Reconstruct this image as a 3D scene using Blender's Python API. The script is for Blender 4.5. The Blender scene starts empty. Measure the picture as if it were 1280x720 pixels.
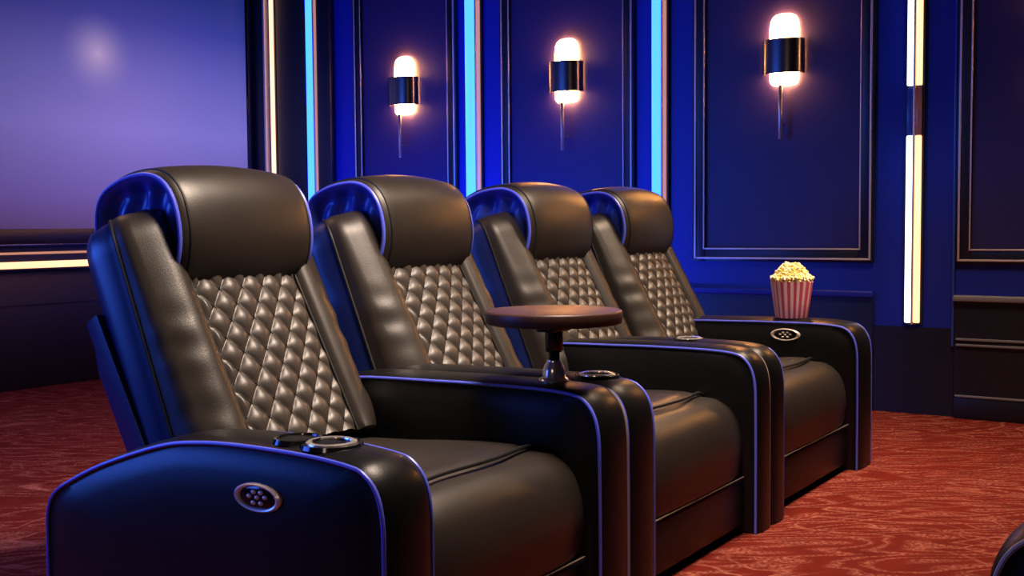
import bpy, bmesh, math, random
from mathutils import Vector, Matrix
random.seed(7)
S = bpy.context.scene
COL = S.collection
PI = math.pi

# ------------------------------------------------------------------ materials
def mat(name, base, rough=0.5, metal=0.0, spec=0.5, bump=0.0, bscale=200.0, coat=0.0, emit=None, estr=0.0, var=0.0, vscale=6.0):
    m = bpy.data.materials.new(name); m.use_nodes = True
    nt = m.node_tree; b = nt.nodes['Principled BSDF']
    b.inputs['Base Color'].default_value = (*base, 1)
    b.inputs['Roughness'].default_value = rough
    b.inputs['Metallic'].default_value = metal
    b.inputs['Specular IOR Level'].default_value = spec
    if coat: 
        b.inputs['Coat Weight'].default_value = coat
        b.inputs['Coat Roughness'].default_value = 0.15
    if emit:
        b.inputs['Emission Color'].default_value = (*emit, 1)
        b.inputs['Emission Strength'].default_value = estr
    tc = nt.nodes.new('ShaderNodeTexCoord')
    if var:
        n = nt.nodes.new('ShaderNodeTexNoise'); n.inputs['Scale'].default_value = vscale; n.inputs['Detail'].default_value = 4
        nt.links.new(tc.outputs['Object'], n.inputs['Vector'])
        mr = nt.nodes.new('ShaderNodeMapRange'); mr.inputs['To Min'].default_value = max(0.03, rough-var); mr.inputs['To Max'].default_value = rough+var
        nt.links.new(n.outputs['Fac'], mr.inputs['Value']); nt.links.new(mr.outputs['Result'], b.inputs['Roughness'])
    if bump:
        n = nt.nodes.new('ShaderNodeTexNoise'); n.inputs['Scale'].default_value = bscale; n.inputs['Detail'].default_value = 5
        nt.links.new(tc.outputs['Object'], n.inputs['Vector'])
        bp = nt.nodes.new('ShaderNodeBump'); bp.inputs['Strength'].default_value = bump; bp.inputs['Distance'].default_value = 0.004
        nt.links.new(n.outputs['Fac'], bp.inputs['Height']); nt.links.new(bp.outputs['Normal'], b.inputs['Normal'])
    return m

M = {}
M['leather'] = mat('black_leather', (0.019, 0.0145, 0.0118), 0.41, spec=0.5, bump=0.12, bscale=260, var=0.06, vscale=9)
M['leather_side'] = mat('smooth_black_leather', (0.004, 0.004, 0.005), 0.36, spec=0.26, bump=0.08, bscale=260)
M['quilt'] = mat('quilted_leather', (0.046, 0.038, 0.033), 0.42, spec=0.5, bump=0.10, bscale=260)
M['gusset'] = mat('blue_lit_side_leather', (0.006, 0.013, 0.085), 0.36, spec=0.5, bump=0.06, bscale=260)  # blue light on the black side leather, painted into its colour
M['lining'] = mat('blue_lit_lining', (0.02, 0.045, 0.34), 0.36, spec=0.5)  # lining colour carries the blue light falling on it
M['pipe_blue_lit'] = mat('blue_lit_piping', (0.10, 0.13, 0.80), 0.35, spec=0.6)  # blue light caught by the piping, put into its base colour
M['pipe_tan'] = mat('tan_piping', (0.30, 0.23, 0.19), 0.4, spec=0.5)
M['pipe_black'] = mat('black_piping', (0.006, 0.006, 0.007), 0.55, spec=0.3)
M['thread'] = mat('black_thread', (0.006, 0.005, 0.005), 0.9, spec=0.1)
M['bezel'] = mat('pale_bezel', (0.80, 0.68, 0.60), 0.3, metal=0.35)
M['rail'] = mat('grey_rail', (0.22, 0.21, 0.23), 0.4, metal=0.3)
M['seam'] = mat('seam_thread', (0.10, 0.085, 0.075), 0.5)
M['chrome'] = mat('chrome', (0.82, 0.77, 0.72), 0.2, metal=0.8)
M['black_gloss'] = mat('black_gloss', (0.006, 0.006, 0.007), 0.12)
M['black_satin'] = mat('black_satin', (0.012, 0.012, 0.014), 0.35)
M['gunmetal'] = mat('dark_metal', (0.20, 0.18, 0.18), 0.26, metal=1.0)
M['steel'] = mat('brushed_steel', (0.50, 0.48, 0.50), 0.3, metal=1.0)
M['bronze'] = mat('bronze_bead', (0.74, 0.62, 0.52), 0.42, metal=0.5)
M['navy'] = mat('navy_paint', (0.007, 0.017, 0.26), 0.42, spec=0.4, bump=0.03, bscale=90)
M['navy_panel'] = mat('navy_panel', (0.024, 0.016, 0.085), 0.42, spec=0.4, bump=0.03, bscale=90)
M['dark_trim'] = mat('dark_trim', (0.006, 0.007, 0.016), 0.4)
M['wainscot'] = mat('dark_wainscot', (0.006, 0.008, 0.03), 0.42)
M['dark_panel'] = mat('dark_front_panel', (0.006, 0.004, 0.008), 0.5)
M['ceil'] = mat('ceiling_paint', (0.03, 0.03, 0.06), 0.8)
M['pop_a'] = mat('bucket_pink', (0.95, 0.60, 0.65), 0.55)
M['pop_b'] = mat('bucket_red', (0.72, 0.10, 0.20), 0.55)
M['wall_glow'] = mat('wall_glow_emission', (0.9, 0.8, 0.7), 0.4, emit=(1.0, 0.40, 0.10), estr=120)  # emission stands in for the wall lit bright around each sconce
M['led_blue'] = mat('led_blue', (0.1, 0.4, 0.8), 0.4, emit=(0.018, 0.095, 1.0), estr=7.0)
M['led_warm'] = mat('led_warm', (0.8, 0.6, 0.4), 0.4, emit=(1.0, 0.55, 0.28), estr=1.7)
M['led_warm_dim'] = mat('led_warm_dim', (0.6, 0.4, 0.3), 0.4, emit=(1.0, 0.45, 0.25), estr=0.45)
M['led_white'] = mat('led_white', (0.8, 0.85, 0.9), 0.4, emit=(0.75, 0.85, 1.0), estr=3.2)
M['off_blue'] = mat('unlit_blue_lens', (0.02, 0.07, 0.35), 0.3)
M['off_warm'] = mat('unlit_copper_lens', (0.45, 0.2, 0.12), 0.3)

def wood():
    m = mat('walnut_top', (0.09, 0.03, 0.018), 0.42, spec=0.4)
    nt = m.node_tree; b = nt.nodes['Principled BSDF']
    tc = nt.nodes.new('ShaderNodeTexCoord'); mp = nt.nodes.new('ShaderNodeMapping'); mp.inputs['Scale'].default_value = (3, 40, 10)
    n = nt.nodes.new('ShaderNodeTexNoise'); n.inputs['Scale'].default_value = 1.5; n.inputs['Detail'].default_value = 6
    r = nt.nodes.new('ShaderNodeValToRGB'); r.color_ramp.elements[0].color = (0.026, 0.011, 0.009, 1); r.color_ramp.elements[1].color = (0.070, 0.030, 0.023, 1)
    nt.links.new(tc.outputs['Object'], mp.inputs['Vector']); nt.links.new(mp.outputs['Vector'], n.inputs['Vector'])
    nt.links.new(n.outputs['Fac'], r.inputs['Fac']); nt.links.new(r.outputs['Color'], b.inputs['Base Color'])
    return m
M['wood'] = wood()

def popcorn_mat():
    m = mat('popcorn', (0.9, 0.75, 0.3), 0.7)
    nt = m.node_tree; b = nt.nodes['Principled BSDF']
    tc = nt.nodes.new('ShaderNodeTexCoord')
    n = nt.nodes.new('ShaderNodeTexNoise'); n.inputs['Scale'].default_value = 45; n.inputs['Detail'].default_value = 2
    r = nt.nodes.new('ShaderNodeValToRGB')
    r.color_ramp.elements[0].position = 0.38; r.color_ramp.elements[0].color = (0.90, 0.70, 0.14, 1)
    r.color_ramp.elements[1].position = 0.60; r.color_ramp.elements[1].color = (0.97, 0.93, 0.68, 1)
    nt.links.new(tc.outputs['Object'], n.inputs['Vector']); nt.links.new(n.outputs['Fac'], r.inputs['Fac'])
    nt.links.new(r.outputs['Color'], b.inputs['Base Color'])
    return m
M['popcorn'] = popcorn_mat()

def carpet_mat():
    m = bpy.data.materials.new('red_carpet'); m.use_nodes = True
    nt = m.node_tree; b = nt.nodes['Principled BSDF']; L = nt.links.new
    b.inputs['Roughness'].default_value = 0.95; b.inputs['Specular IOR Level'].default_value = 0.1
    b.inputs['Sheen Weight'].default_value = 0.0
    tc = nt.nodes.new('ShaderNodeTexCoord')
    def noise(scale, det, vec=None, mscale=None, rot=0, dist=0.0):
        n = nt.nodes.new('ShaderNodeTexNoise'); n.inputs['Scale'].default_value = scale; n.inputs['Detail'].default_value = det
        n.inputs['Distortion'].default_value = dist
        if mscale:
            mp = nt.nodes.new('ShaderNodeMapping'); mp.inputs['Rotation'].default_value = (0, 0, rot)
            m2 = nt.nodes.new('ShaderNodeMapping'); m2.inputs['Scale'].default_value = mscale
            L(tc.outputs['Object'], mp.inputs['Vector']); L(mp.outputs['Vector'], m2.inputs['Vector']); L(m2.outputs['Vector'], n.inputs['Vector'])
        else: L(tc.outputs['Object'], n.inputs['Vector'])
        return n.outputs['Fac']
    def mth(op, a, c=None, d=None):
        n = nt.nodes.new('ShaderNodeMath'); n.operation = op
        for i, v in enumerate((a, c, d)):
            if v is None: continue
            if isinstance(v, (int, float)): n.inputs[i].default_value = v
            else: L(v, n.inputs[i])
        return n.outputs[0]
    # contour lines of a slow field: swirling drawn lines
    def contour(f, k, w):
        t = mth('FRACT', mth('MULTIPLY', f, k)); a = mth('ABSOLUTE', mth('SUBTRACT', t, 0.5))
        mr = nt.nodes.new('ShaderNodeMapRange'); mr.inputs['From Min'].default_value = 0.0; mr.inputs['From Max'].default_value = w
        mr.inputs['To Min'].default_value = 1; mr.inputs['To Max'].default_value = 0
        L(a, mr.inputs['Value']); return mr.outputs['Result']
    a = math.radians(56)
    big = noise(1.0, 2.0, mscale=(1.1, 4.2, 1), rot=a, dist=0.35)      # elongated across the view
    swirl = noise(1.5, 1.0, mscale=(1.0, 1.7, 1), rot=a, dist=1.2)
    l1 = contour(big, 13, 0.30)
    l2 = contour(swirl, 7, 0.10)
    gate = noise(1.3, 2)
    mr = nt.nodes.new('ShaderNodeMapRange'); mr.inputs['From Min'].default_value = 0.42; mr.inputs['From Max'].default_value = 0.6
    L(gate, mr.inputs['Value'])
    brk = noise(70, 3)
    brk2 = nt.nodes.new('ShaderNodeMapRange'); brk2.inputs['From Min'].default_value = 0.35; brk2.inputs['From Max'].default_value = 0.65
    L(brk, brk2.inputs['Value'])
    l1b = mth('MULTIPLY', mth('MULTIPLY', l1, 0.60), brk2.outputs['Result'])
    l2b = mth('MULTIPLY', mth('MULTIPLY', l2, mr.outputs['Result']), mth('ADD', mth('MULTIPLY', brk2.outputs['Result'], 0.6), 0.35))
    lines = mth('MAXIMUM', l1b, l2b)
    r = nt.nodes.new('ShaderNodeValToRGB')
    r.color_ramp.elements[0].color = (0.115, 0.0095, 0.0055, 1); r.color_ramp.elements[1].color = (0.42, 0.145, 0.10, 1)
    L(lines, r.inputs['Fac'])
    mixn = noise(9, 4)
    hv = nt.nodes.new('ShaderNodeHueSaturation')
    mv = nt.nodes.new('ShaderNodeMapRange'); mv.inputs['To Min'].default_value = 0.65; mv.inputs['To Max'].default_value = 1.35
    L(mixn, mv.inputs['Value']); L(mv.outputs['Result'], hv.inputs['Value']); L(r.outputs['Color'], hv.inputs['Color'])
    L(hv.outputs['Color'], b.inputs['Base Color'])
    bp = nt.nodes.new('ShaderNodeBump'); bp.inputs['Strength'].default_value = 0.6; bp.inputs['Distance'].default_value = 0.01
    L(mth('ADD', mth('MULTIPLY', lines, 0.7), mth('MULTIPLY', noise(160, 3), 0.5)), bp.inputs['Height'])
    L(bp.outputs['Normal'], b.inputs['Normal'])
    return m
M['carpet'] = carpet_mat()

def screen_mat():
    # picture shown on the lit screen: soft violet haze, plus a lamp's blurred reflection painted in
    m = bpy.data.materials.new('lit_screen'); m.use_nodes = True
    nt = m.node_tree; b = nt.nodes['Principled BSDF']; L = nt.links.new
    b.inputs['Base Color'].default_value = (0.01, 0.01, 0.015, 1); b.inputs['Roughness'].default_value = 0.5
    tc = nt.nodes.new('ShaderNodeTexCoord'); sp = nt.nodes.new('ShaderNodeSeparateXYZ'); L(tc.outputs['Object'], sp.inputs[0])
    r = nt.nodes.new('ShaderNodeValToRGB'); mr = nt.nodes.new('ShaderNodeMapRange')
    mr.inputs['From Min'].default_value = 1.1; mr.inputs['From Max'].default_value = 3.1
    L(sp.outputs['Z'], mr.inputs['Value']); L(mr.outputs['Result'], r.inputs['Fac'])
    e = r.color_ramp.elements
    e[0].position = 0.0; e[0].color = (0.10, 0.055, 0.20, 1)
    e[1].position = 1.0; e[1].color = (0.006, 0.02, 0.165, 1)
    for p, c in ((0.12, (0.145, 0.095, 0.42, 1)), (0.36, (0.19, 0.165, 0.62, 1)), (0.58, (0.105, 0.105, 0.48, 1)), (0.76, (0.026, 0.040, 0.31, 1)), (0.90, (0.008, 0.022, 0.19, 1))):
        x = e.new(p); x.color = c
    # darker towards the screen's left side
    mx = nt.nodes.new('ShaderNodeMapRange'); mx.inputs['From Min'].default_value = 3.8; mx.inputs['From Max'].default_value = 5.6
    mx.inputs['To Min'].default_value = 0.6; mx.inputs['To Max'].default_value = 1.0; mx.interpolation_type = 'SMOOTHSTEP'
    L(sp.outputs['X'], mx.inputs['Value'])
    mul = nt.nodes.new('ShaderNodeMix'); mul.data_type = 'RGBA'; mul.blend_type = 'MULTIPLY'; mul.inputs['Factor'].default_value = 1
    L(r.outputs['Color'], mul.inputs['A']); L(mx.outputs['Result'], mul.inputs['B'])
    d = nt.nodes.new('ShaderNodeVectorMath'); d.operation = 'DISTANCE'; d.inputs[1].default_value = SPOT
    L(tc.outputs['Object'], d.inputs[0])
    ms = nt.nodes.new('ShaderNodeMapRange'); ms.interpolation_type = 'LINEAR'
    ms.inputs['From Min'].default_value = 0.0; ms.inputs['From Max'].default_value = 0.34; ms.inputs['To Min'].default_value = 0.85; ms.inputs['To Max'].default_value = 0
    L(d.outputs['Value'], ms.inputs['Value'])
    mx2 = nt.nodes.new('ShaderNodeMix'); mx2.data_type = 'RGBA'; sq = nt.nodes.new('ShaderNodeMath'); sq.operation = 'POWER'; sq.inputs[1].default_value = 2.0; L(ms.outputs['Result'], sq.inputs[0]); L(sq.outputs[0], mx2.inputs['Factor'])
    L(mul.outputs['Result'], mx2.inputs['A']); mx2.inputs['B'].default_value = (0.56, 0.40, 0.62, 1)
    L(mx2.outputs['Result'], b.inputs['Emission Color']); b.inputs['Emission Strength'].default_value = 0.93
    return m
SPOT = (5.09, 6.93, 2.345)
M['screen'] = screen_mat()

# ------------------------------------------------------------------ mesh helpers
def link(name, bm, m, parent=None, sharp=35, smooth=True, merge=True):
    if merge: bmesh.ops.remove_doubles(bm, verts=bm.verts, dist=1e-5)
    bmesh.ops.recalc_face_normals(bm, faces=bm.faces)
    me = bpy.data.meshes.new(name); bm.to_mesh(me); bm.free()
    for x in (m if isinstance(m, (list, tuple)) else [m]): me.materials.append(x)
    if smooth:
        me.polygons.foreach_set('use_smooth', [True]*len(me.polygons)); me.set_sharp_from_angle(angle=math.radians(sharp))
    o = bpy.data.objects.new(name, me); COL.objects.link(o)
    if parent: o.parent = parent
    return o
def empty(name, loc, rz=0):
    o = bpy.data.objects.new(name, None); COL.objects.link(o); o.location = loc; o.rotation_euler = (0, 0, rz); o.empty_display_size = 0.1
    return o
def tag(o, label=None, cat=None, group=None, kind=None):
    if label: o['label'] = label
    if cat: o['category'] = cat
    if group: o['group'] = group
    if kind: o['kind'] = kind
    return o
def box(bm, x0, x1, y0, y1, z0, z1, bev=0.0, seg=2):
    b2 = bmesh.new()
    vs = [b2.verts.new((x, y, z)) for x in (x0, x1) for y in (y0, y1) for z in (z0, z1)]
    for f in ((0,1,3,2),(4,6,7,5),(0,4,5,1),(2,3,7,6),(0,2,6,4),(1,5,7,3)): b2.faces.new([vs[i] for i in f])
    if bev: bmesh.ops.bevel(b2, geom=b2.edges[:], offset=bev, segments=seg, profile=0.5, affect='EDGES')
    t = bpy.data.meshes.new('t'); b2.to_mesh(t); b2.free(); bm.from_mesh(t); bpy.data.meshes.remove(t)
    return bm
def grid(bm, fn, nu, nv, closed_u=False):
    R = [[bm.verts.new(fn(i, j)) for i in range(nu)] for j in range(nv)]
    for j in range(nv-1):
        for i in range(nu-1 + (1 if closed_u else 0)):
            i2 = (i+1) % nu
            bm.faces.new((R[j][i], R[j][i2], R[j+1][i2], R[j+1][i]))
    return R
def smooth_path(pts, n=6, closed=False):
    P = [Vector(p) for p in pts]; out = []; N = len(P)
    for i in range(N if closed else N-1):
        p1, p2 = P[i], P[(i+1) % N]
        p0 = P[i-1] if (closed or i > 0) else p1*2-p2
        p3 = P[(i+2) % N] if (closed or i+2 < N) else p2*2-p1
        for k in range(n):
            t = k/n
            out.append(0.5*((2*p1)+(-p0+p2)*t+(2*p0-5*p1+4*p2-p3)*t*t+(-p0+3*p1-3*p2+p3)*t**3))
    if not closed: out.append(P[-1])
    return out
def tube(bm, pts, r, seg=8, closed=False, caps=True):
    P = [Vector(p) for p in pts]; N = len(P); rings = []; prev = None
    for i in range(N):
        a = P[i-1] if (closed or i > 0) else P[i]; b = P[(i+1) % N] if (closed or i < N-1) else P[i]
        t = (b-a).normalized()
        if prev is None:
            u = t.orthogonal().normalized()
        else:
            u = (prev - t*prev.dot(t)); u = u.normalized() if u.length > 1e-6 else t.orthogonal().normalized()
        prev = u; v = t.cross(u)
        rr = r[i] if isinstance(r, (list, tuple)) else r
        rings.append([bm.verts.new(P[i]+(u*math.cos(2*PI*k/seg)+v*math.sin(2*PI*k/seg))*rr) for k in range(seg)])
    for i in range(N if closed else N-1):
        A, B = rings[i], rings[(i+1) % N]
        for k in range(seg): bm.faces.new((A[k], A[(k+1) % seg], B[(k+1) % seg], B[k]))
    if caps and not closed:
        bm.faces.new(rings[0][::-1]); bm.faces.new(rings[-1])
    return bm
def lathe(bm, prof, c=(0, 0, 0), seg=40, sx=1, sy=1):
    R = []
    for r, z in prof:
        if r < 1e-6: R.append([bm.verts.new((c[0], c[1], c[2]+z))])
        else: R.append([bm.verts.new((c[0]+r*sx*math.cos(2*PI*k/seg), c[1]+r*sy*math.sin(2*PI*k/seg), c[2]+z)) for k in range(seg)])
    for A, B in zip(R, R[1:]):
        for k in range(seg):
            k2 = (k+1) % seg
            q = [A[k % len(A)], A[k2 % len(A)], B[k2 % len(B)], B[k % len(B)]]
            q2 = []
            for v in q:
                if v not in q2: q2.append(v)
            if len(q2) > 2: bm.faces.new(q2)
    return bm
def copy_tree(o, parent=None):
    c = o.copy(); COL.objects.link(c)
    if parent: c.parent = parent
    for ch in list(o.children): copy_tree(ch, c)
    return c
def ss(a, b, x):
    t = min(1, max(0, (x-a)/(b-a))); return t*t*(3-2*t)

# ------------------------------------------------------------------ the room
WX, WY, CZ = 6.6, 7.10, 3.35
def struct(name, bm, m, parent=None, **k):
    o = link(name, bm, m, parent, **k)
    if parent is None: o['kind'] = 'structure'
    return o
struct('floor', box(bmesh.new(), -3.0, WX+0.1, -4.0, WY+0.1, -0.1, 0.0), M['carpet'], smooth=False)
struct('wall_right', box(bmesh.new(), WX, WX+0.12, -4.0, WY+0.12, 0, CZ), M['navy'], smooth=False)
struct('wall_back', box(bmesh.new(), -3.0, WX, WY, WY+0.12, 0, CZ), M['dark_trim'], smooth=False)
struct('ceiling', box(bmesh.new(), -3.0, WX+0.12, -4.0, WY+0.12, CZ, CZ+0.1), M['ceil'], smooth=False)

TRIM = [0]
def trim_name():
    TRIM[0] += 1; return 'trim_%d' % TRIM[0]

def frame_loop(bm, y0, y1, z0, z1, w, xa, xb, bev=0.004):
    """rectangular ring of width w (outer edge y0..y1, z0..z1) standing off the right wall"""
    box(bm, xa, xb, y0, y0+w, z0, z1, bev); box(bm, xa, xb, y1-w, y1, z0, z1, bev)
    box(bm, xa, xb, y0+w, y1-w, z0, z0+w, bev); box(bm, xa, xb, y0+w, y1-w, z1-w, z1, bev)
    return bm
PZ0, PZ1 = 0.865, 3.14
def wall_panel(y0, y1):
    """panel frame on the sconce wall: wide dark moulding with two slim bronze beads round a navy field"""
    nm = trim_name()
    o = struct(nm, frame_loop(bmesh.new(), y0, y1, PZ0, PZ1, 0.085, WX-0.028, WX, 0.006), M['dark_trim'])
    link('outer_bead', frame_loop(bmesh.new(), y0+0.014, y1-0.014, PZ0+0.014, PZ1-0.014, 0.012, WX-0.036, WX-0.026, 0.003), M['bronze'], o)
    link('inner_bead', frame_loop(bmesh.new(), y0+0.074, y1-0.074, PZ0+0.074, PZ1-0.074, 0.009, WX-0.034, WX-0.024, 0.003), M['bronze'], o)
    link('field', box(bmesh.new(), WX-0.008, WX, y0+0.08, y1-0.08, PZ0+0.08, PZ1-0.08), M['navy_panel'], o, smooth=False)
    return o
for y0, y1 in ((4.845, 5.83), (3.405, 4.465), (1.85, 2.99), (0.10, 1.40)): wall_panel(y0, y1)

def strip_fixture(y0, y1, ywarm, z0, z1, cold, warm, label, gap=None):
    t = empty('light_strip', (WX, (y0+y1)/2, z0))
    tag(t, label, 'light strip', 'vertical light strips on the sconce wall')
    oy, oz = (y0+y1)/2, z0
    yb = y0                                    # y decreases towards the image's right: warm lies at smaller y
    link('channel', box(bmesh.new(), -0.022, 0.0, ywarm-0.012-oy, y1+0.010-oy, 0, z1-z0), M['dark_trim'], t, smooth=False)
    segs = [(0, z1-z0)] if not gap else [(0, gap[0]-z0), (gap[1]-z0, z1-z0)]
    for a, b in segs:
        link('cold_lens', box(bmesh.new(), -0.042, -0.02, yb+0.004-oy, y1-oy, a+0.01, b, 0.008, 3), cold, t)
        link('warm_lens', box(bmesh.new(), -0.038, -0.02, ywarm-oy, yb-0.008-oy, a+0.01, b, 0.006, 3), warm, t)
    link('divider', box(bmesh.new(), -0.045, -0.02, yb-0.008-oy, yb+0.004-oy, 0, z1-z0, 0.003), M['bronze'], t)
    if gap:
        a, b = gap[0]-z0, gap[1]-z0
        link('unlit_lens', box(bmesh.new(), -0.036, -0.02, yb+0.004-oy, y1-oy, a, b, 0.004), M['off_blue'], t)
        link('unlit_lens', box(bmesh.new(), -0.036, -0.02, ywarm-oy, yb-0.008-oy, a, b, 0.004), M['off_warm'], t)
    return t
strip_fixture(6.235, 6.315, 6.212, 0.5, 3.2, M['led_blue'], M['led_warm_dim'], 'cyan light strip nearest the screen corner, behind the second headrest')
strip_fixture(4.665, 4.757, 4.632, 0.5, 3.2, M['led_blue'], M['led_warm_dim'], 'cyan light strip between the leftmost and middle wall sconces')
strip_fixture(3.20, 3.272, 3.172, 0.5, 3.2, M['led_blue'], M['led_warm_dim'], 'cyan light strip between the middle and rightmost wall sconces')
strip_fixture(1.628, 1.668, 1.585, 0.515, 3.2, M['led_white'], M['led_warm'], 'white and amber double light strip right of the popcorn, broken by an unlit gap', gap=(1.59, 1.86))

# gold strip and posts in the corner by the screen
t = empty('light_strip', (WX, 6.70, 0.5)); tag(t, 'slim gold light strip beside the screen\'s right edge', 'light strip', 'gold light strips round the screen')
link('channel', box(bmesh.new(), -0.02, 0, -0.03, 0.03, 0, 2.7), M['dark_trim'], t, smooth=False)
link('warm_lens', box(bmesh.new(), -0.04, -0.018, -0.018, 0.018, 0.01, 2.69, 0.006, 3), M['led_warm'], t)
struct(trim_name(), box(bmesh.new(), WX-0.05, WX, 6.78, 6.92, 0, CZ, 0.006), M['dark_trim'])
o = struct(trim_name(), box(bmesh.new(), WX-0.058, WX, 6.755, 6.775, 0, CZ, 0.004), M['bronze'])
struct(trim_name(), box(bmesh.new(), WX-0.02, WX, 6.34, 6.66, 0, CZ, 0.004), M['dark_panel'])
struct(trim_name(), box(bmesh.new(), WX-0.06, WX, 6.04, 6.17, 0, CZ, 0.006), M['dark_trim'])

# rails and wainscot on the sconce wall
b = bmesh.new(); box(b, WX-0.022, WX, 1.85, 6.03, 0.0, 0.66); struct(trim_name(), b, M['wainscot'], smooth=False)
b = bmesh.new(); box(b, WX-0.045, WX, 1.85, 6.03, 0.66, 0.70, 0.008, 3); struct(trim_name(), b, M['navy'])
b = bmesh.new(); box(b, WX-0.03, WX, -4.0, 1.395, 0.0, 0.66); struct(trim_name(), b, M['dark_trim'], smooth=False)
b = bmesh.new(); box(b, WX-0.06, WX, -4.0, 1.40, 0.655, 0.69, 0.008, 3); struct(trim_name(), b, M['rail'])
for z in (0.437, 0.405):
    b = bmesh.new(); box(b, WX-0.045, WX-0.03, -4.0, 1.385, z, z+0.014, 0.004, 2); struct(trim_name(), b, M['rail'])
b = bmesh.new(); box(b, WX-0.05, WX, -4.0, 1.39, 0.0, 0.12, 0.006); struct('baseboard_right', b, M['dark_trim'])
b = bmesh.new(); box(b, WX-0.055, WX-0.045, -4.0, 1.385, 0.12, 0.134, 0.004, 2); struct(trim_name(), b, M['rail'])
b = bmesh.new(); box(b, WX-0.012, WX, 1.402, 1.85, 0, 0.5); struct(trim_name(), b, M['dark_trim'], smooth=False)
b = bmesh.new(); box(b, WX-0.035, WX, 1.398, 1.412, 0.4, CZ, 0.004); struct(trim_name(), b, M['off_blue'])

# screen wall
SY = 6.93
t = empty('screen', (0, 0, 0)); tag(t, 'large lit projection screen glowing violet with one painted lamp reflection, on the back wall', 'screen')
t.location = (4.4, SY, 1.1)
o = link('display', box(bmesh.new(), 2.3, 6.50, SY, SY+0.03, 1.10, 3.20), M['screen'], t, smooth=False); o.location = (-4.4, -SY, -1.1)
b = bmesh.new()
for a in ((2.2, 2.3, 1.02, 3.3), (6.50, 6.55, 1.02, 3.3), (2.3, 6.50, 1.0, 1.10), (2.3, 6.50, 3.20, 3.3)): box(b, a[0], a[1], SY-0.03, SY+0.06, a[2], a[3], 0.006)
o = link('frame', b, M['dark_trim'], t); o.location = (-4.4, -SY, -1.1)
b = bmesh.new(); box(b, -3.0, 6.53, SY+0.09, WY, 0.0, 0.83, 0.004); struct(trim_name(), b, M['dark_panel'])
b = bmesh.new(); box(b, -3.0, 6.53, SY+0.082, SY+0.09, 0.575, 0.583); struct(trim_name(), b, M['black_satin'], smooth=False)
b = bmesh.new(); box(b, -3.0, 6.53, SY-0.02, WY, 0.985, 1.00, 0.004); struct(trim_name(), b, M['gunmetal'])
b = bmesh.new(); box(b, -3.0, 6.53, SY+0.05, WY, 0.83, 0.985); struct(trim_name(), b, M['black_satin'], smooth=False)
t = empty('light_strip', (4.4, SY+0.03, 0.86)); tag(t, 'broad gold light strip running below the screen, lower of the two', 'light strip', 'gold light strips round the screen')
link('warm_lens', box(bmesh.new(), -3.5, 2.12, 0, 0.02, -0.028, 0.018, 0.008, 3), M['led_warm'], t)
link('channel', box(bmesh.new(), -3.5, 2.12, 0.0, 0.03, -0.04, -0.03), M['dark_trim'], t, smooth=False)
t = empty('light_strip', (4.4, SY+0.03, 0.935)); tag(t, 'thin gold light strip just under the screen frame, upper of the two', 'light strip', 'gold light strips round the screen')
link('warm_lens', box(bmesh.new(), -3.5, 2.12, 0, 0.02, -0.008, 0.008, 0.004, 2), M['led_warm_dim'], t)
link('channel', box(bmesh.new(), -3.5, 2.12, 0.0, 0.03, 0.009, 0.018), M['dark_trim'], t, smooth=False)

# ------------------------------------------------------------------ sconces
def make_sconce():
    t = empty('wall_sconce', (WX-0.008, 5.33, 2.0))
    W = 0.128; D = 0.105; H = 0.205
    def arc(rw, rd, n=28): return [(-rd*math.sin(PI*k/n)**0.75 if 0 < k < n else 0.0, rw*math.cos(PI*k/n)) for k in range(n+1)]
    b = bmesh.new(); A = arc(W, D); Bi = arc(W-0.006, D-0.006)
    for P, Q in ((A, Bi),):
        lo = [b.verts.new((x-0.005, y, 0)) for x, y in P]; hi = [b.verts.new((x-0.005, y, H)) for x, y in P]
        li = [b.verts.new((x-0.005, y, 0)) for x, y in Q]; hj = [b.verts.new((x-0.005, y, H)) for x, y in Q]
        for k in range(len(P)-1):
            b.faces.new((lo[k], lo[k+1], hi[k+1], hi[k])); b.faces.new((li[k+1], li[k], hj[k], hj[k+1]))
            b.faces.new((hi[k], hi[k+1], hj[k+1], hj[k])); b.faces.new((lo[k+1], lo[k], li[k], li[k+1]))
        for k in (0, -1): b.faces.new((lo[k], hi[k], hj[k], li[k]))
    link('shade', b, M['gunmetal'], t)
    # domed glow body above and below the shade, imitating lamplight on the wall
    b = bmesh.new()
    zs = [-0.066, -0.062, -0.050, -0.03, 0.05, 0.27, 0.315, 0.342, 0.356, 0.362]; sc = [0.42, 0.62, 0.72, 0.77, 0.78, 0.78, 0.73, 0.62, 0.45, 0.26]
    rows = []
    for z, s in zip(zs, sc):
        rows.append([b.verts.new((x-0.004, y, z)) for x, y in arc((W-0.012)*s, (D-0.045)*s)])
    for r0, r1 in zip(rows, rows[1:]):
        for k in range(len(r0)-1): b.faces.new((r0[k], r0[k+1], r1[k+1], r1[k]))
        b.faces.new((r0[-1], r0[0], r1[0], r1[-1]))
    b.faces.new(rows[0][::-1]); b.faces.new(rows[-1])
    link('wall_glow_body', b, M['wall_glow'], t)
    b = bmesh.new(); lathe(b, [(0, -0.39), (0.010, -0.39), (0.0125, -0.385), (0.0125, -0.075), (0.010, -0.07), (0, -0.07)], (-0.070, 0.0, 0), 20)
    tube(b, [(-0.070, 0, -0.30), (0.0, 0, -0.30)], 0.004, 10)
    link('stem', b, M['steel'], t)
    return t
sc0 = make_sconce()
labels = ['dark metal wall sconce nearest the screen, leftmost of the three visible', 'glowing dark metal wall sconce on the middle navy panel', 'largest glowing wall sconce, on the panel above the popcorn bucket', 'wall sconce on the dark right-hand panel, past the double light strip']
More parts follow.
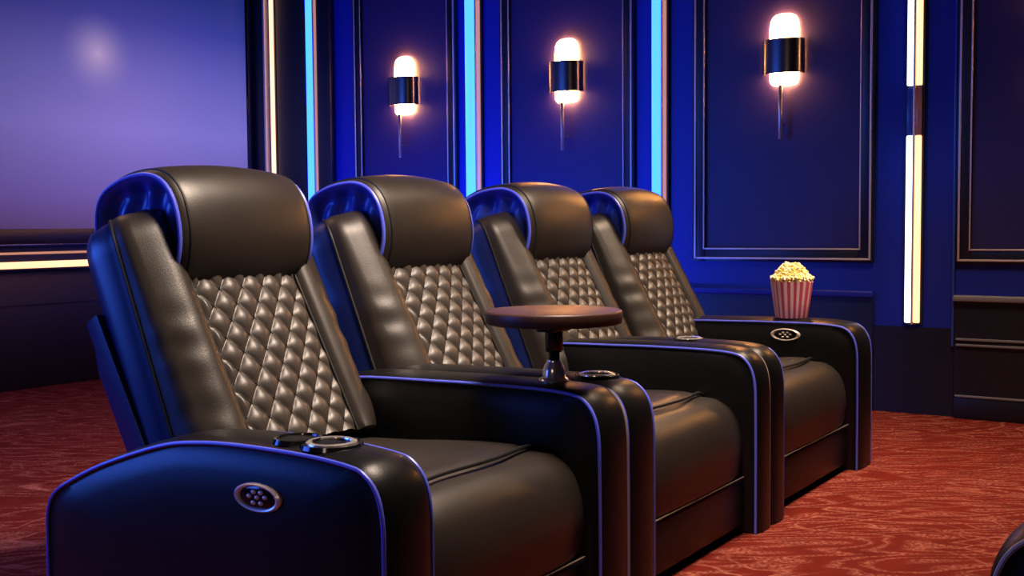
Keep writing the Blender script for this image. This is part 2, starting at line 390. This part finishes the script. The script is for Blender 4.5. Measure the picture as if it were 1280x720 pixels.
for i, (y, z) in enumerate(((5.33, 2.0), (3.92, 1.995), (2.395, 1.995), (0.80, 1.995))):
    o = sc0 if i == 0 else copy_tree(sc0)
    o.location = (WX-0.008, y, z); tag(o, labels[i], 'wall lamp', 'wall sconces on the navy panels')

# ------------------------------------------------------------------ recliners
Y0 = 2.0                                                     # base of each chair in y; meshes below are relative to (cx, Y0, 0)
RC = math.radians(28.5); VU = Vector((0, math.sin(RC), math.cos(RC))); VN = Vector((0, -math.cos(RC), math.sin(RC)))
BO = Vector((0, 0.20, 0.54))
def B3(s, V, N): return BO + Vector((s, 0, 0)) + VU*V + VN*N
VT = 0.72
def back_parts(t):
    # backrest pad: side bolsters, gussets, rear
    nV = 56
    def sect(V):
        k = max(0, V)/VT
        nr = -0.255 + 0.06*min(1, k); ne = -0.120 + 0.075*min(1, k)
        so = 0.36
        rt = (1-math.sqrt(max(0, 1-((V-0.61)/0.112)**2))) if V > 0.61 else 0.0
        so -= 0.07*rt
        if V < 0.02: so -= 0.02*((0.02-V)/0.06)**2
        f = so/0.36
        L = [(-0.20, -0.014), (-0.208, 0.008), (-0.222, 0.018), (-0.245, 0.022), (-0.27, 0.016), (-0.295, 0.0), (-0.318, -0.024), (-0.336, -0.052), (-0.343, -0.084), (-0.347, (ne-0.01)), (-0.353, (ne-0.03)), (-0.366, (ne+nr)/2), (-0.360, nr+0.025), (-0.335, nr)]
        top = ss(0.58, VT, V)
        out = []
        for j, (s, n) in enumerate(L):
            if j in (6, 7, 8): n = n*(-ne/0.125)
            n -= 0.075*rt*(1 if n > nr+0.03 else 0)
            if 2 <= j <= 8:      # soft folds in the leather
                w = math.exp(-((V-0.30)/0.10)**2)*0.0045*math.sin(62*V + 22*s) + math.exp(-((V-0.07)/0.07)**2)*0.005*math.sin(48*V+26*s+1)
                n += w*max(0, math.sin(PI*(j-3)/6))
            out.append((s*f if s < -0.21 else s, n))
        return out
    Vs = [-0.04 + (VT+0.04)*i/(nV-1) for i in range(nV)]
    b = bmesh.new(); rings = []
    for V in Vs:
        P = sect(V); loop = P + [(-s, n) for s, n in P[::-1]]
        rings.append([b.verts.new(B3(s, V, n)) for s, n in loop])
    n = len(rings[0])
    for A, Bq in zip(rings, rings[1:]):
        for k in range(n):
            f = b.faces.new((A[k], A[(k+1) % n], Bq[(k+1) % n], Bq[k]))
            if 9 <= min(k, n-2-k) : f.material_index = 1
    b.faces.new(rings[0]); b.faces.new(rings[-1][::-1])
    link('backrest', b, [M['leather'], M['gusset']], t, sharp=50)
    # piping along the outer seam (dark) on both sides, and the quilt seams
    for sgn in (-1, 1):
        b = bmesh.new(); tube(b, [B3(sect(V)[9][0]*-sgn*-1 if False else sgn*-sect(V)[9][0], V, sect(V)[9][1]+0.004) for V in Vs], 0.0055, 8)
        link('piping', b, M['pipe_black'], t)
        b = bmesh.new(); tube(b, [B3(sgn*0.2, V, -0.004) for V in Vs[:48]], 0.0045, 8)
        link('piping', b, M['pipe_black'], t)
    # quilted panel with real puffed diamonds
    b = bmesh.new(); NU, NV = 121, 161; w, h = 0.0785, 0.098
    def q(i, j):
        s = -0.197 + 0.394*i/(NU-1); V = -0.035 + 0.60*j/(NV-1)
        a = s/w + V/h; c = s/w - V/h
        p = (abs(math.sin(PI*a))*abs(math.sin(PI*c)))**0.55
        edge = min(1, (0.197-abs(s))/0.012)
        return B3(s, V, -0.010 + 0.018*(1-(s/0.2)**2) + 0.016*p*edge)
    grid(b, q, NU, NV); qp = link('quilted_panel', b, M['quilt'], t, sharp=80, merge=False)
    b = bmesh.new()                                  # the stitching that draws the diamonds
    for k in range(-8, 10):
        for sg in (1, -1):
            pts = []
            for i in range(0, 61):
                V = -0.03 + 0.59*i/60; s = sg*(k - V/h)*w
                if abs(s) < 0.192: pts.append(B3(s, V, -0.0085 + 0.018*(1-(s/0.2)**2)))
            if len(pts) > 1: tube(b, pts, 0.0017, 5)
    tag(link('stitching', b, M['thread'], qp), kind='stuff')
    # rear shell
    b = bmesh.new(); rows = []
    for k in range(16):
        V = -0.52 + 1.0*k/15; f = 1.0 if V < 0.3 else math.sqrt(max(0.04, 1-((V-0.3)/0.104)**2))
        nr = -0.20 - 0.0*V; rr = -0.30 if V < 0.40 else -0.28
        W = 0.374
        rows.append([b.verts.new(B3(s, V, nn)) for s, nn in ((-W, nr), (-W, rr+0.03), (-W+0.02, rr), (W-0.02, rr), (W, rr+0.03), (W, nr), (W-0.03, nr+0.0), (-W+0.03, nr))])
    for A, Bq in zip(rows, rows[1:]):
        for k in range(8): b.faces.new((A[k], A[(k+1) % 8], Bq[(k+1) % 8], Bq[k]))
    b.faces.new(rows[0]); b.faces.new(rows[-1][::-1])
    for v in b.verts:
        if v.co.z < 0.02: v.co.z = 0.02
    link('back_shell', b, M['gusset'], t, sharp=40)
    # headrest: padded roll wrapped over the top of the back
    prof = [(0.475, 0.985), (0.42, 0.966), (0.368, 0.974), (0.330, 1.008), (0.312, 1.06), (0.318, 1.12), (0.342, 1.185), (0.385, 1.232), (0.445, 1.254), (0.52, 1.252), (0.585, 1.234), (0.64, 1.198), (0.668, 1.14), (0.668, 1.05), (0.645, 0.98), (0.60, 0.96)]
    pp = smooth_path([(0, a+0.090+0.035*ss(0.5, 0.68, a), c+0.008-0.038*ss(1.12, 0.96, c)) for a, c in prof], 5, closed=True); n = len(pp)
    cen = Vector((0.012, 0.585, 1.10))
    HW = 0.25; ts = [-1, -0.993, -0.975, -0.94, -0.89, -0.8, -0.65, -0.45, -0.2, 0, 0.2, 0.45, 0.65, 0.8, 0.89, 0.94, 0.975, 0.993, 1]
    b = bmesh.new(); rows = []
    def hs(x):
        a = abs(x); e = 0.0
        if a > 0.78: e = 0.11*(1-math.sqrt(max(0, 1-((a-0.78)/0.22)**2)))
        return 1 - e + 0.11*(1-a*a)
    for x in ts:
        k = hs(x); rows.append([b.verts.new(Vector((x*HW, 0, 0)) + cen + (p-Vector((0, cen.y, cen.z)))*k) for p in pp])
    for A, Bq in zip(rows, rows[1:]):
        for k in range(n): b.faces.new((A[k], A[(k+1) % n], Bq[(k+1) % n], Bq[k]))
    hr = link('headrest', b, M['leather'], t, sharp=60)
    for sgn in (-1, 1):
        # gathered lining set into the open end of the roll
        b = bmesh.new(); NR = 26; rows = []
        for j in range(NR+1):
            f = j/NR; row = []
            for k in range(n):
                p = cen + (pp[k]-Vector((0, cen.y, cen.z)))*(0.895*(1-f))
                a = math.atan2(p.z-cen.z, p.y-cen.y)
                fold = (0.010*math.sin(62*(p.y-cen.y)*(1+1.2*(p.z-cen.z)) + 26*(p.z-cen.z)) + 0.005*math.sin(31*(p.y-cen.y) - 40*(p.z-cen.z)))*ss(0.05, 0.25, f)
                dip = -0.040*ss(0.0, 0.30, f)
                row.append(b.verts.new((cen.x + sgn*(HW + 0.004 + dip + fold), p.y, p.z)))
            rows.append(row)
        for A, Bq in zip(rows, rows[1:]):
            for k in range(n): b.faces.new((A[k], A[(k+1) % n], Bq[(k+1) % n], Bq[k]))
        l = link('lining', b, M['lining'], hr, sharp=80); tag(l, 'gathered lining painted as blue-lit')
        b = bmesh.new(); tube(b, [Vector((sgn*(HW+0.002), 0, 0)) + cen + (p-Vector((0, cen.y, cen.z)))*0.905 for p in pp], 0.006, 8, closed=True)
        l = link('piping', b, M['pipe_blue_lit'], hr); tag(l, 'piping painted as blue-lit')
        b = bmesh.new(); tube(b, [Vector((sgn*(HW-0.022), 0, 0)) + cen + (p-Vector((0, cen.y, cen.z)))*0.992 for p in pp], 0.004, 6, closed=True)
        l = link('piping', b, M['pipe_black'], hr); tag(l, 'black piping')

def arm_profile(kind):
    if kind == 'end':
        P = [(1.452, 0.002), (1.451, 0.25), (1.451, 0.42), (1.453, 0.50), (1.466, 0.555), (1.495, 0.590), (1.54, 0.606), (1.67, 0.616), (1.86, 0.617), (2.0, 0.609), (2.13, 0.588), (2.34, 0.522), (2.47, 0.467), (2.545, 0.425), (2.575, 0.375), (2.58, 0.30), (2.58, 0.002)]
    else:
        RE = 2.40 if kind == 'long' else 2.20
        P = [(1.452, 0.002), (1.452, 0.25), (1.453, 0.42), (1.455, 0.52), (1.467, 0.580), (1.495, 0.620), (1.54, 0.638), (1.65, 0.645), (1.85, 0.645), (2.0, 0.642), (RE-0.09, 0.632), (RE-0.03, 0.60), (RE-0.005, 0.54), (RE, 0.40), (RE, 0.002)]
    return [p for p in smooth_path([(0, a-Y0, c) for a, c in P], 5)]
def armrest(t, x0, x1, kind, lp, rp, pd=0.0):
    """x0..x1 in chair coordinates; lp / rp = piping materials on the low-x and high-x edges"""
    P = arm_profile(kind); n = len(P); npipe = n if kind == 'end' else next(i for i, p in enumerate(P) if p.y > (0.34 if kind == 'long' else 0.14))
    nor = []
    for i in range(n):
        a = P[max(0, i-1)]; c = P[min(n-1, i+1)]; d = (c-a).normalized(); nor.append(Vector((0, -d.z, d.y)))   # outward
    b = bmesh.new(); us = [0, 0.02, 0.06, 0.14, 0.28, 0.5, 0.72, 0.86, 0.94, 0.98, 1]; cols = []
    for u in us:
        h = 0.016*(1-abs(2*u-1)**3.2)
        cols.append([b.verts.new((x0+(x1-x0)*u, p.y+q.y*h, p.z+q.z*h if i not in (0, n-1) else p.z)) for i, (p, q) in enumerate(zip(P, nor))])
    for A, Bq in zip(cols, cols[1:]):
        for i in range(n-1): b.faces.new((A[i], A[i+1], Bq[i+1], Bq[i]))
    # side panels: slightly cushioned inwards from the piping
    for col, x, sg in ((cols[0], x0, -1), (cols[-1], x1, 1)):
        cen = Vector((0, sum(p.y for p in P)/n, 0.33)); prev = col
        for f, dx in ((0.975, -0.003), (0.93, 0.005), (0.8, 0.014), (0.6, 0.020), (0.35, 0.022)):
            ring = [b.verts.new((x+sg*dx, cen.y+(p.y-cen.y)*f, max(0.002, cen.z+(p.z-cen.z)*f) if 0 < i < n-1 else 0.002)) for i, p in enumerate(P)]
            for i in range(n-1): b.faces.new((prev[i], prev[i+1], ring[i+1], ring[i]))
            prev = ring
        b.faces.new(prev)
    b.faces.new([c[0] for c in cols]); b.faces.new([c[-1] for c in cols])
    a = link('armrest', b, M['leather_side'], t, sharp=45)
    for x, m, nm in ((x0, lp, 'l'), (x1, rp, 'r')):
        if m is None: continue
        b = bmesh.new(); tube(b, [(x, p.y+q.y*0.001, p.z+q.z*0.001) for p, q in list(zip(P, nor))[:npipe]], 0.0048, 8)
        l = link('piping', b, M[m], a); tag(l, 'piping painted as blue-lit' if m == 'pipe_blue_lit' else 'tan piping')
    return a
def cup_holder(a, x, y, z, R=0.062, tilt=0.0):
    b = bmesh.new()
    lathe(b, [(R*0.70, -0.002), (R*0.74, 0.006), (R*0.86, 0.0075), (R*0.96, 0.005), (R, -0.004), (R*0.98, -0.02)], (x, y, z), 48)
    l = link('cup_holder_ring', b, M['chrome'], a); tag(l, 'chrome cup holder ring')
    b = bmesh.new(); lathe(b, [(R*0.99, -0.006), (R*1.10, 0.0), (R*1.16, 0.003), (R*1.22, -0.006)], (x, y, z), 48)
    link('cup_holder_rim', b, M['black_gloss'], a)
    b = bmesh.new(); lathe(b, [(R*0.72, 0.003), (R*0.71, 0.0), (R*0.66, 0.001), (R*0.5, 0.0005), (0, 0.0005)], (x, y, z), 40)
    l = link('cup_well', b, M['black_gloss'], a); tag(l, 'glossy black cup well')
def control_plate(a, x, y, z, ay, az, sg):
    """oval switch plate on a side panel facing sg*x"""
    b = bmesh.new()
    def ell(r, dx): return [(x+sg*dx, y+ay*r*math.cos(2*PI*k/48), z+az*r*math.sin(2*PI*k/48)) for k in range(48)]
    rows = [[b.verts.new(p) for p in ell(r, dx)] for r, dx in ((1.0, 0.0), (0.99, 0.007), (0.90, 0.011), (0.80, 0.009), (0.76, 0.004))]
    for A, Bq in zip(rows, rows[1:]):
        for k in range(48): b.faces.new((A[k], A[(k+1) % 48], Bq[(k+1) % 48], Bq[k]))
    l = link('control_bezel', b, M['bezel'], a); tag(l, 'oval silver bezel')
    b = bmesh.new(); rows = [[b.verts.new(p) for p in ell(r, dx)] for r, dx in ((0.77, 0.004), (0.6, 0.006), (0.3, 0.0065))]
    for A, Bq in zip(rows, rows[1:]):
        for k in range(48): b.faces.new((A[k], A[(k+1) % 48], Bq[(k+1) % 48], Bq[k]))
    b.faces.new(rows[-1]); link('control_face', b, M['black_gloss'], a)
    for dy, dz in ((-0.42, 0.1), (-0.2, 0.38), (0.18, 0.36), (0.42, 0.05), (0.2, -0.36), (-0.2, -0.34), (0.0, 0.02)):
        b = bmesh.new(); bmesh.ops.create_icosphere(b, subdivisions=2, radius=1.0)
        bmesh.ops.scale(b, vec=(0.004, ay*0.10, az*0.16), verts=b.verts); bmesh.ops.translate(b, vec=(x+sg*0.0065, y+ay*dy*0.8, z+az*dz*1.0), verts=b.verts)
        l = link('button', b, M['bezel'], a); tag(l, 'small silver button')

def seat_parts(t, x0, x1, yr=0.24):
    """x0..x1 between the arms; front roll, rear cushion with wavy flap seam, lower front panel"""
    w = x1-x0; xm = (x0+x1)/2
    seam = lambda u: -0.475 + 0.075*u + 0.020*math.sin(2*PI*u*1.05+0.6)
    # footrest roll: from seam over the front down to the lower seam
    prof = [(0, 0, 0.485), (0, -0.40, 0.492), (0, -0.45, 0.478), (0, -0.492, 0.440), (0, -0.515, 0.385), (0, -0.524, 0.32), (0, -0.520, 0.26), (0, -0.514, 0.215), (0, -0.50, 0.205)]
    pf = smooth_path(prof[1:], 5); NU = 33
    b = bmesh.new()
    def fr(i, j):
        u = i/(NU-1); p = pf[j]; e = (abs(2*u-1))**5
        k = 1-j/(len(pf)-1)
        y = p.y + (0.05 if j == 0 else 0)
        return (x0+0.004+(w-0.008)*u, y + 0.022*e*(1 if j > 3 else 0.3) - 0.012*(1-(2*u-1)**2)*math.sin(PI*min(1, j/len(pf))), p.z - 0.020*e*k + 0.012*(1-(2*u-1)**2)*k)
    grid(b, fr, NU, len(pf)); 
    link('footrest', b, M['leather'], t, sharp=60)
    # lower front panel
    b = bmesh.new(); box(b, x0+0.004, x1-0.004, -0.513, -0.47, 0.03, 0.205, 0.014, 3); link('front_panel', b, M['leather_side'], t)
    b = bmesh.new(); tube(b, [(x0+0.03+(w-0.06)*k/10, -0.5175, 0.208) for k in range(11)], 0.003, 6); link('seam', b, M['seam'], t)
    # rear cushion, its front edge a loose wavy flap lying on the roll
    b = bmesh.new(); NV = 24
    def cu(i, j):
        u = i/(NU-1); v = j/(NV-1); ys = seam(u)+0.03; y = ys + (yr-ys)*v
        e = abs(2*u-1)**5
        z = 0.512 - 0.035*v + 0.016*(1-(2*u-1)**2)*math.sin(PI*min(1, v*1.3+0.15)) - 0.03*e - 0.002*math.sin(14*u+20*v)*math.exp(-6*v)
        if j == 0: z -= 0.022; y += 0.004
        if j == 1: z -= 0.004; y -= 0.02*0
        return (x0+0.004+(w-0.008)*u, y, z)
    grid(b, cu, NU, NV); link('seat', b, M['leather'], t, sharp=60)
    b = bmesh.new(); tube(b, [(x0+0.006+(w-0.012)*k/32, seam(k/32)+0.030, 0.5165 - 0.028*abs(2*k/32-1)**5 + 0.016*(1-(2*k/32-1)**2)*math.sin(PI*0.15)-0.008) for k in range(33)], 0.0055, 8); link('seat_piping', b, M['pipe_black'], t)
    # base frame under the seat
    b = bmesh.new(); box(b, x0+0.002, x1-0.002, -0.465, 0.26, 0.02, 0.44, 0.01); link('base', b, M['black_satin'], t)

CX = [2.26, 2.26+0.848, 2.26+1.747, 2.26+2.555]
RL = ['black leather recliner nearest the camera, with oval chrome control on its outer side', 'second black leather recliner from the left, behind the round tray table', 'third black leather recliner from the left, its seat hidden behind paired armrests', 'black leather recliner farthest right, with the popcorn bucket on its arm']
rec = []
for i, cx in enumerate(CX):
    t = empty('recliner', (cx, Y0, 0)); tag(t, RL[i], 'recliner', 'row of black leather recliners'); rec.append(t)
back_parts(rec[0])
for t in rec[1:]:
    for ch in list(rec[0].children): copy_tree(ch, t)
def R(i, x): return x - CX[i]
# chair 1
a1 = armrest(rec[0], R(0, 1.705), R(0, 1.862), 'end', 'pipe_blue_lit', 'pipe_blue_lit')
control_plate(a1, R(0, 1.705)-0.016, 1.787-Y0, 0.515, 0.072, 0.032, -1)
cup_holder(a1, R(0, 1.783), 1.66-Y0, 0.630, 0.058)
b = bmesh.new(); lathe(b, [(0.044, -0.004), (0.047, 0.004), (0.053, 0.005), (0.058, -0.006)], (R(0, 1.775), 1.752-Y0, 0.632), 40); link('grommet', b, M['black_gloss'], a1)
seat_parts(rec[0], R(0, 1.862), R(0, 2.600))
a2 = armrest(rec[0], R(0, 2.600), R(0, 2.758), 'long', 'pipe_blue_lit', 'pipe_tan')
# chair 2
a3 = armrest(rec[1], R(1, 2.764), R(1, 2.924), 'long', 'pipe_blue_lit', 'pipe_blue_lit')
cup_holder(a3, R(1, 2.852), 1.60-Y0, 0.659, 0.056)
seat_parts(rec[1], R(1, 2.924), R(1, 3.722))
# chair 3
a4 = armrest(rec[2], R(2, 3.725), R(2, 3.858), 'long', 'pipe_blue_lit', 'pipe_tan')
b = bmesh.new(); box(b, R(2, 4.01), R(2, 4.40), 0.02, 0.30, 0.02, 0.50, 0.03, 3); link('seat', b, M['leather'], rec[2])
# chair 4
a5 = armrest(rec[3], R(3, 3.863), R(3, 4.0), 'mid', None, 'pipe_blue_lit')
cup_holder(a5, R(3, 3.932), 1.80-Y0, 0.659, 0.052)
seat_parts(rec[3], R(3, 4.0), R(3, 4.93), yr=0.01)
a6 = armrest(rec[3], R(3, 4.93), R(3, 5.14), 'long', 'pipe_blue_lit', 'pipe_blue_lit')
control_plate(a6, R(3, 4.93)-0.010, 1.776-Y0, 0.592, 0.07, 0.028, -1)
# a recliner of the row facing the screen: only the front corner of one arm is in view
far = empty('recliner', (2.276, -0.226, 0), PI); tag(far, 'recliner at the lower right corner, only one dark arm corner with painted blue-lit piping in view', 'recliner')
for ch in list(rec[0].children): copy_tree(ch, far)

# ------------------------------------------------------------------ tray table
TX, TY, TZ = 2.684, 1.645, 0.657
t = empty('tray_table', (TX, TY, TZ)); tag(t, 'round dark wood swivel tray table on a chrome post, standing on the nearest double armrest', 'table')
TT = 0.165
b = bmesh.new(); lathe(b, [(0, TT), (0.184, TT), (0.191, TT+0.003), (0.193, TT+0.010), (0.194, TT+0.032), (0.192, TT+0.037), (0.187, TT+0.039), (0, TT+0.039)], (0, 0, 0), 72)
link('tabletop', b, M['wood'], t, sharp=50)
b = bmesh.new(); box(b, -0.05, 0.05, -0.03, 0.03, TT-0.022, TT, 0.006, 2); lathe(b, [(0.0, TT-0.08), (0.022, TT-0.08), (0.026, TT-0.074), (0.026, TT-0.02), (0, TT-0.02)], (0, 0, 0), 28)
link('bracket', b, M['black_gloss'], t)
b = bmesh.new(); lathe(b, [(0, 0.02), (0.018, 0.02), (0.016, 0.05), (0.016, TT-0.075), (0, TT-0.075)], (0, 0, 0), 28); link('post', b, M['black_gloss'], t)
b = bmesh.new(); lathe(b, [(0, 0), (0.043, 0), (0.044, 0.006), (0.040, 0.011), (0.034, 0.014), (0.033, 0.03), (0.028, 0.045), (0.021, 0.056), (0.020, 0.062), (0, 0.062)], (0, 0, 0), 36); link('base', b, M['chrome'], t)

# ------------------------------------------------------------------ popcorn
PX, PY, PZ = 5.035, 1.79, 0.6615
b = bmesh.new(); NS = 20; SEG = NS*4
def ringp(r, z, wav=0.0):
    out = []
    for k in range(SEG):
        a = 2*PI*k/SEG; q = 1/(abs(math.cos(a))**5+abs(math.sin(a))**5)**(1/5)   # rounded square plan
        q = 0.6*1+0.4*q; rr = r*q*(1+0.012*math.cos(a*NS))
        out.append((rr*math.cos(a+0.6), rr*math.sin(a+0.6), z + wav*abs(math.sin(a*NS/2))))
    return out
rows = [[b.verts.new(p) for p in ringp(r, z, w)] for r, z, w in ((0.070, 0.0, 0), (0.0715, 0.004, 0), (0.082, 0.08, 0), (0.094, 0.166, 0.005), (0.0915, 0.166, 0.005), (0.080, 0.08, 0), (0.069, 0.006, 0))]
for A, Bq in zip(rows, rows[1:]):
    for k in range(SEG):
        f = b.faces.new((A[k], A[(k+1) % SEG], Bq[(k+1) % SEG], Bq[k])); f.material_index = (k//2) % 2
b.faces.new(rows[0][::-1]); b.faces.new(rows[-1])
o = link('popcorn_bucket', b, [M['pop_a'], M['pop_b']], sharp=50, merge=False); o.location = (PX, PY, PZ)
tag(o, 'pink and red striped popcorn bucket standing on the far right armrest', 'bucket')
b = bmesh.new()
ico = bmesh.new(); bmesh.ops.create_icosphere(ico, subdivisions=1, radius=1.0); im = bpy.data.meshes.new('k'); ico.to_mesh(im); ico.free()
def kernel(p, s):
    for _ in range(4):
        d = Vector((random.uniform(-1, 1), random.uniform(-1, 1), random.uniform(-1, 1)))*s*0.7
        n0 = len(b.verts); b.from_mesh(im); b.verts.ensure_lookup_table()
        r = s*random.uniform(0.45, 0.75)
        for v in b.verts[n0:]: v.co = Vector(p) + d + v.co*r*random.uniform(0.85, 1.15)
for _ in range(420):
    r = 0.086*math.sqrt(random.random()); a = random.uniform(0, 2*PI)
    hmax = 0.100*(1-(r/0.094)**2)**0.9
    z = 0.158 + hmax*random.uniform(0.65, 1.0)
    kernel((r*math.cos(a), r*math.sin(a), z), 0.0095)
for k in range(34):
    a = 2*PI*k/34; kernel((0.090*math.cos(a), 0.090*math.sin(a), 0.178+random.uniform(0, 0.01)), 0.010)
lathe(b, [(0.0, 0.06), (0.06, 0.06), (0.080, 0.155), (0.06, 0.19), (0.03, 0.215), (0, 0.225)], (0, 0, 0), 24)
o = link('popcorn', b, M['popcorn'], merge=False, sharp=70); o.location = (PX, PY, PZ)
tag(o, 'heap of buttery yellow popcorn rising out of the striped bucket', 'popcorn', kind='stuff')

# ------------------------------------------------------------------ lights
def area(name, loc, target, size, energy, color, sy=None, spread=PI):
    l = bpy.data.lights.new(name, 'AREA'); l.energy = energy; l.color = color; l.size = size; l.spread = spread
    if sy: l.shape = 'RECTANGLE'; l.size_y = sy
    o = bpy.data.objects.new(name, l); COL.objects.link(o); o.location = loc
    o.rotation_euler = (Vector(target)-Vector(loc)).to_track_quat('-Z', 'Y').to_euler()
    return o
area('warm_ceiling_light', (4.8, 1.0, 3.25), (4.8, 1.5, 0.4), 0.9, 50, (1.0, 0.72, 0.50), 0.9, spread=1.6)
area('front_ceiling_light', (2.6, 1.25, 3.25), (2.6, 2.0, 0.9), 0.9, 56, (1.0, 0.78, 0.62), 0.6, spread=1.6)
area('rear_ceiling_light', (2.6, 4.9, 3.25), (2.6, 4.9, 0.0), 1.0, 11, (1.0, 0.55, 0.40), 1.0, spread=2.2)
area('warm_side_fill', (-1.2, 0.8, 2.3), (1.7, 1.9, 0.5), 0.5, 6, (1.0, 0.72, 0.52), 0.5)  # fill added to brighten the control bezel, not a room lamp
area('blue_wall_light', (-0.6, 6.2, 1.6), (2.4, 2.5, 0.9), 3.0, 170, (0.05, 0.15, 1.0), 1.5)
area('blue_floor_fill', (5.5, 4.75, 0.12), (6.6, 4.75, 1.3), 2.4, 62, (0.02, 0.10, 1.0), 0.25, spread=2.0)  # unseen light added behind the chairs to wash the wall panels blue
w = bpy.data.worlds.new('World'); S.world = w; w.use_nodes = True
w.node_tree.nodes['Background'].inputs[0].default_value = (0.10, 0.12, 0.30, 1); w.node_tree.nodes['Background'].inputs[1].default_value = 0.02

# ------------------------------------------------------------------ camera
F, PITCH, ROLL, TH = 1397.306, math.radians(3.2146), math.radians(-0.4493), math.radians(33.637)
fw = Vector((math.cos(TH)*math.cos(PITCH), math.sin(TH)*math.cos(PITCH), -math.sin(PITCH)))
r = Vector((math.sin(TH), -math.cos(TH), 0)); u = r.cross(fw)
r2 = r*math.cos(ROLL)+u*math.sin(ROLL); u2 = -r*math.sin(ROLL)+u*math.cos(ROLL)
cd = bpy.data.cameras.new('camera'); cd.sensor_width = 36; cd.lens = F/1280*36; cd.clip_start = 0.05
co = bpy.data.objects.new('camera', cd); COL.objects.link(co)
m = Matrix((( r2.x, u2.x, -fw.x, 0), (r2.y, u2.y, -fw.y, 0), (r2.z, u2.z, -fw.z, 1.1), (0, 0, 0, 1)))
co.matrix_world = m
S.camera = co
vs = S.view_settings; vs.view_transform = 'Standard'; vs.look = 'None'; vs.gamma = 1; vs.use_curve_mapping = False; vs.exposure = 0.0
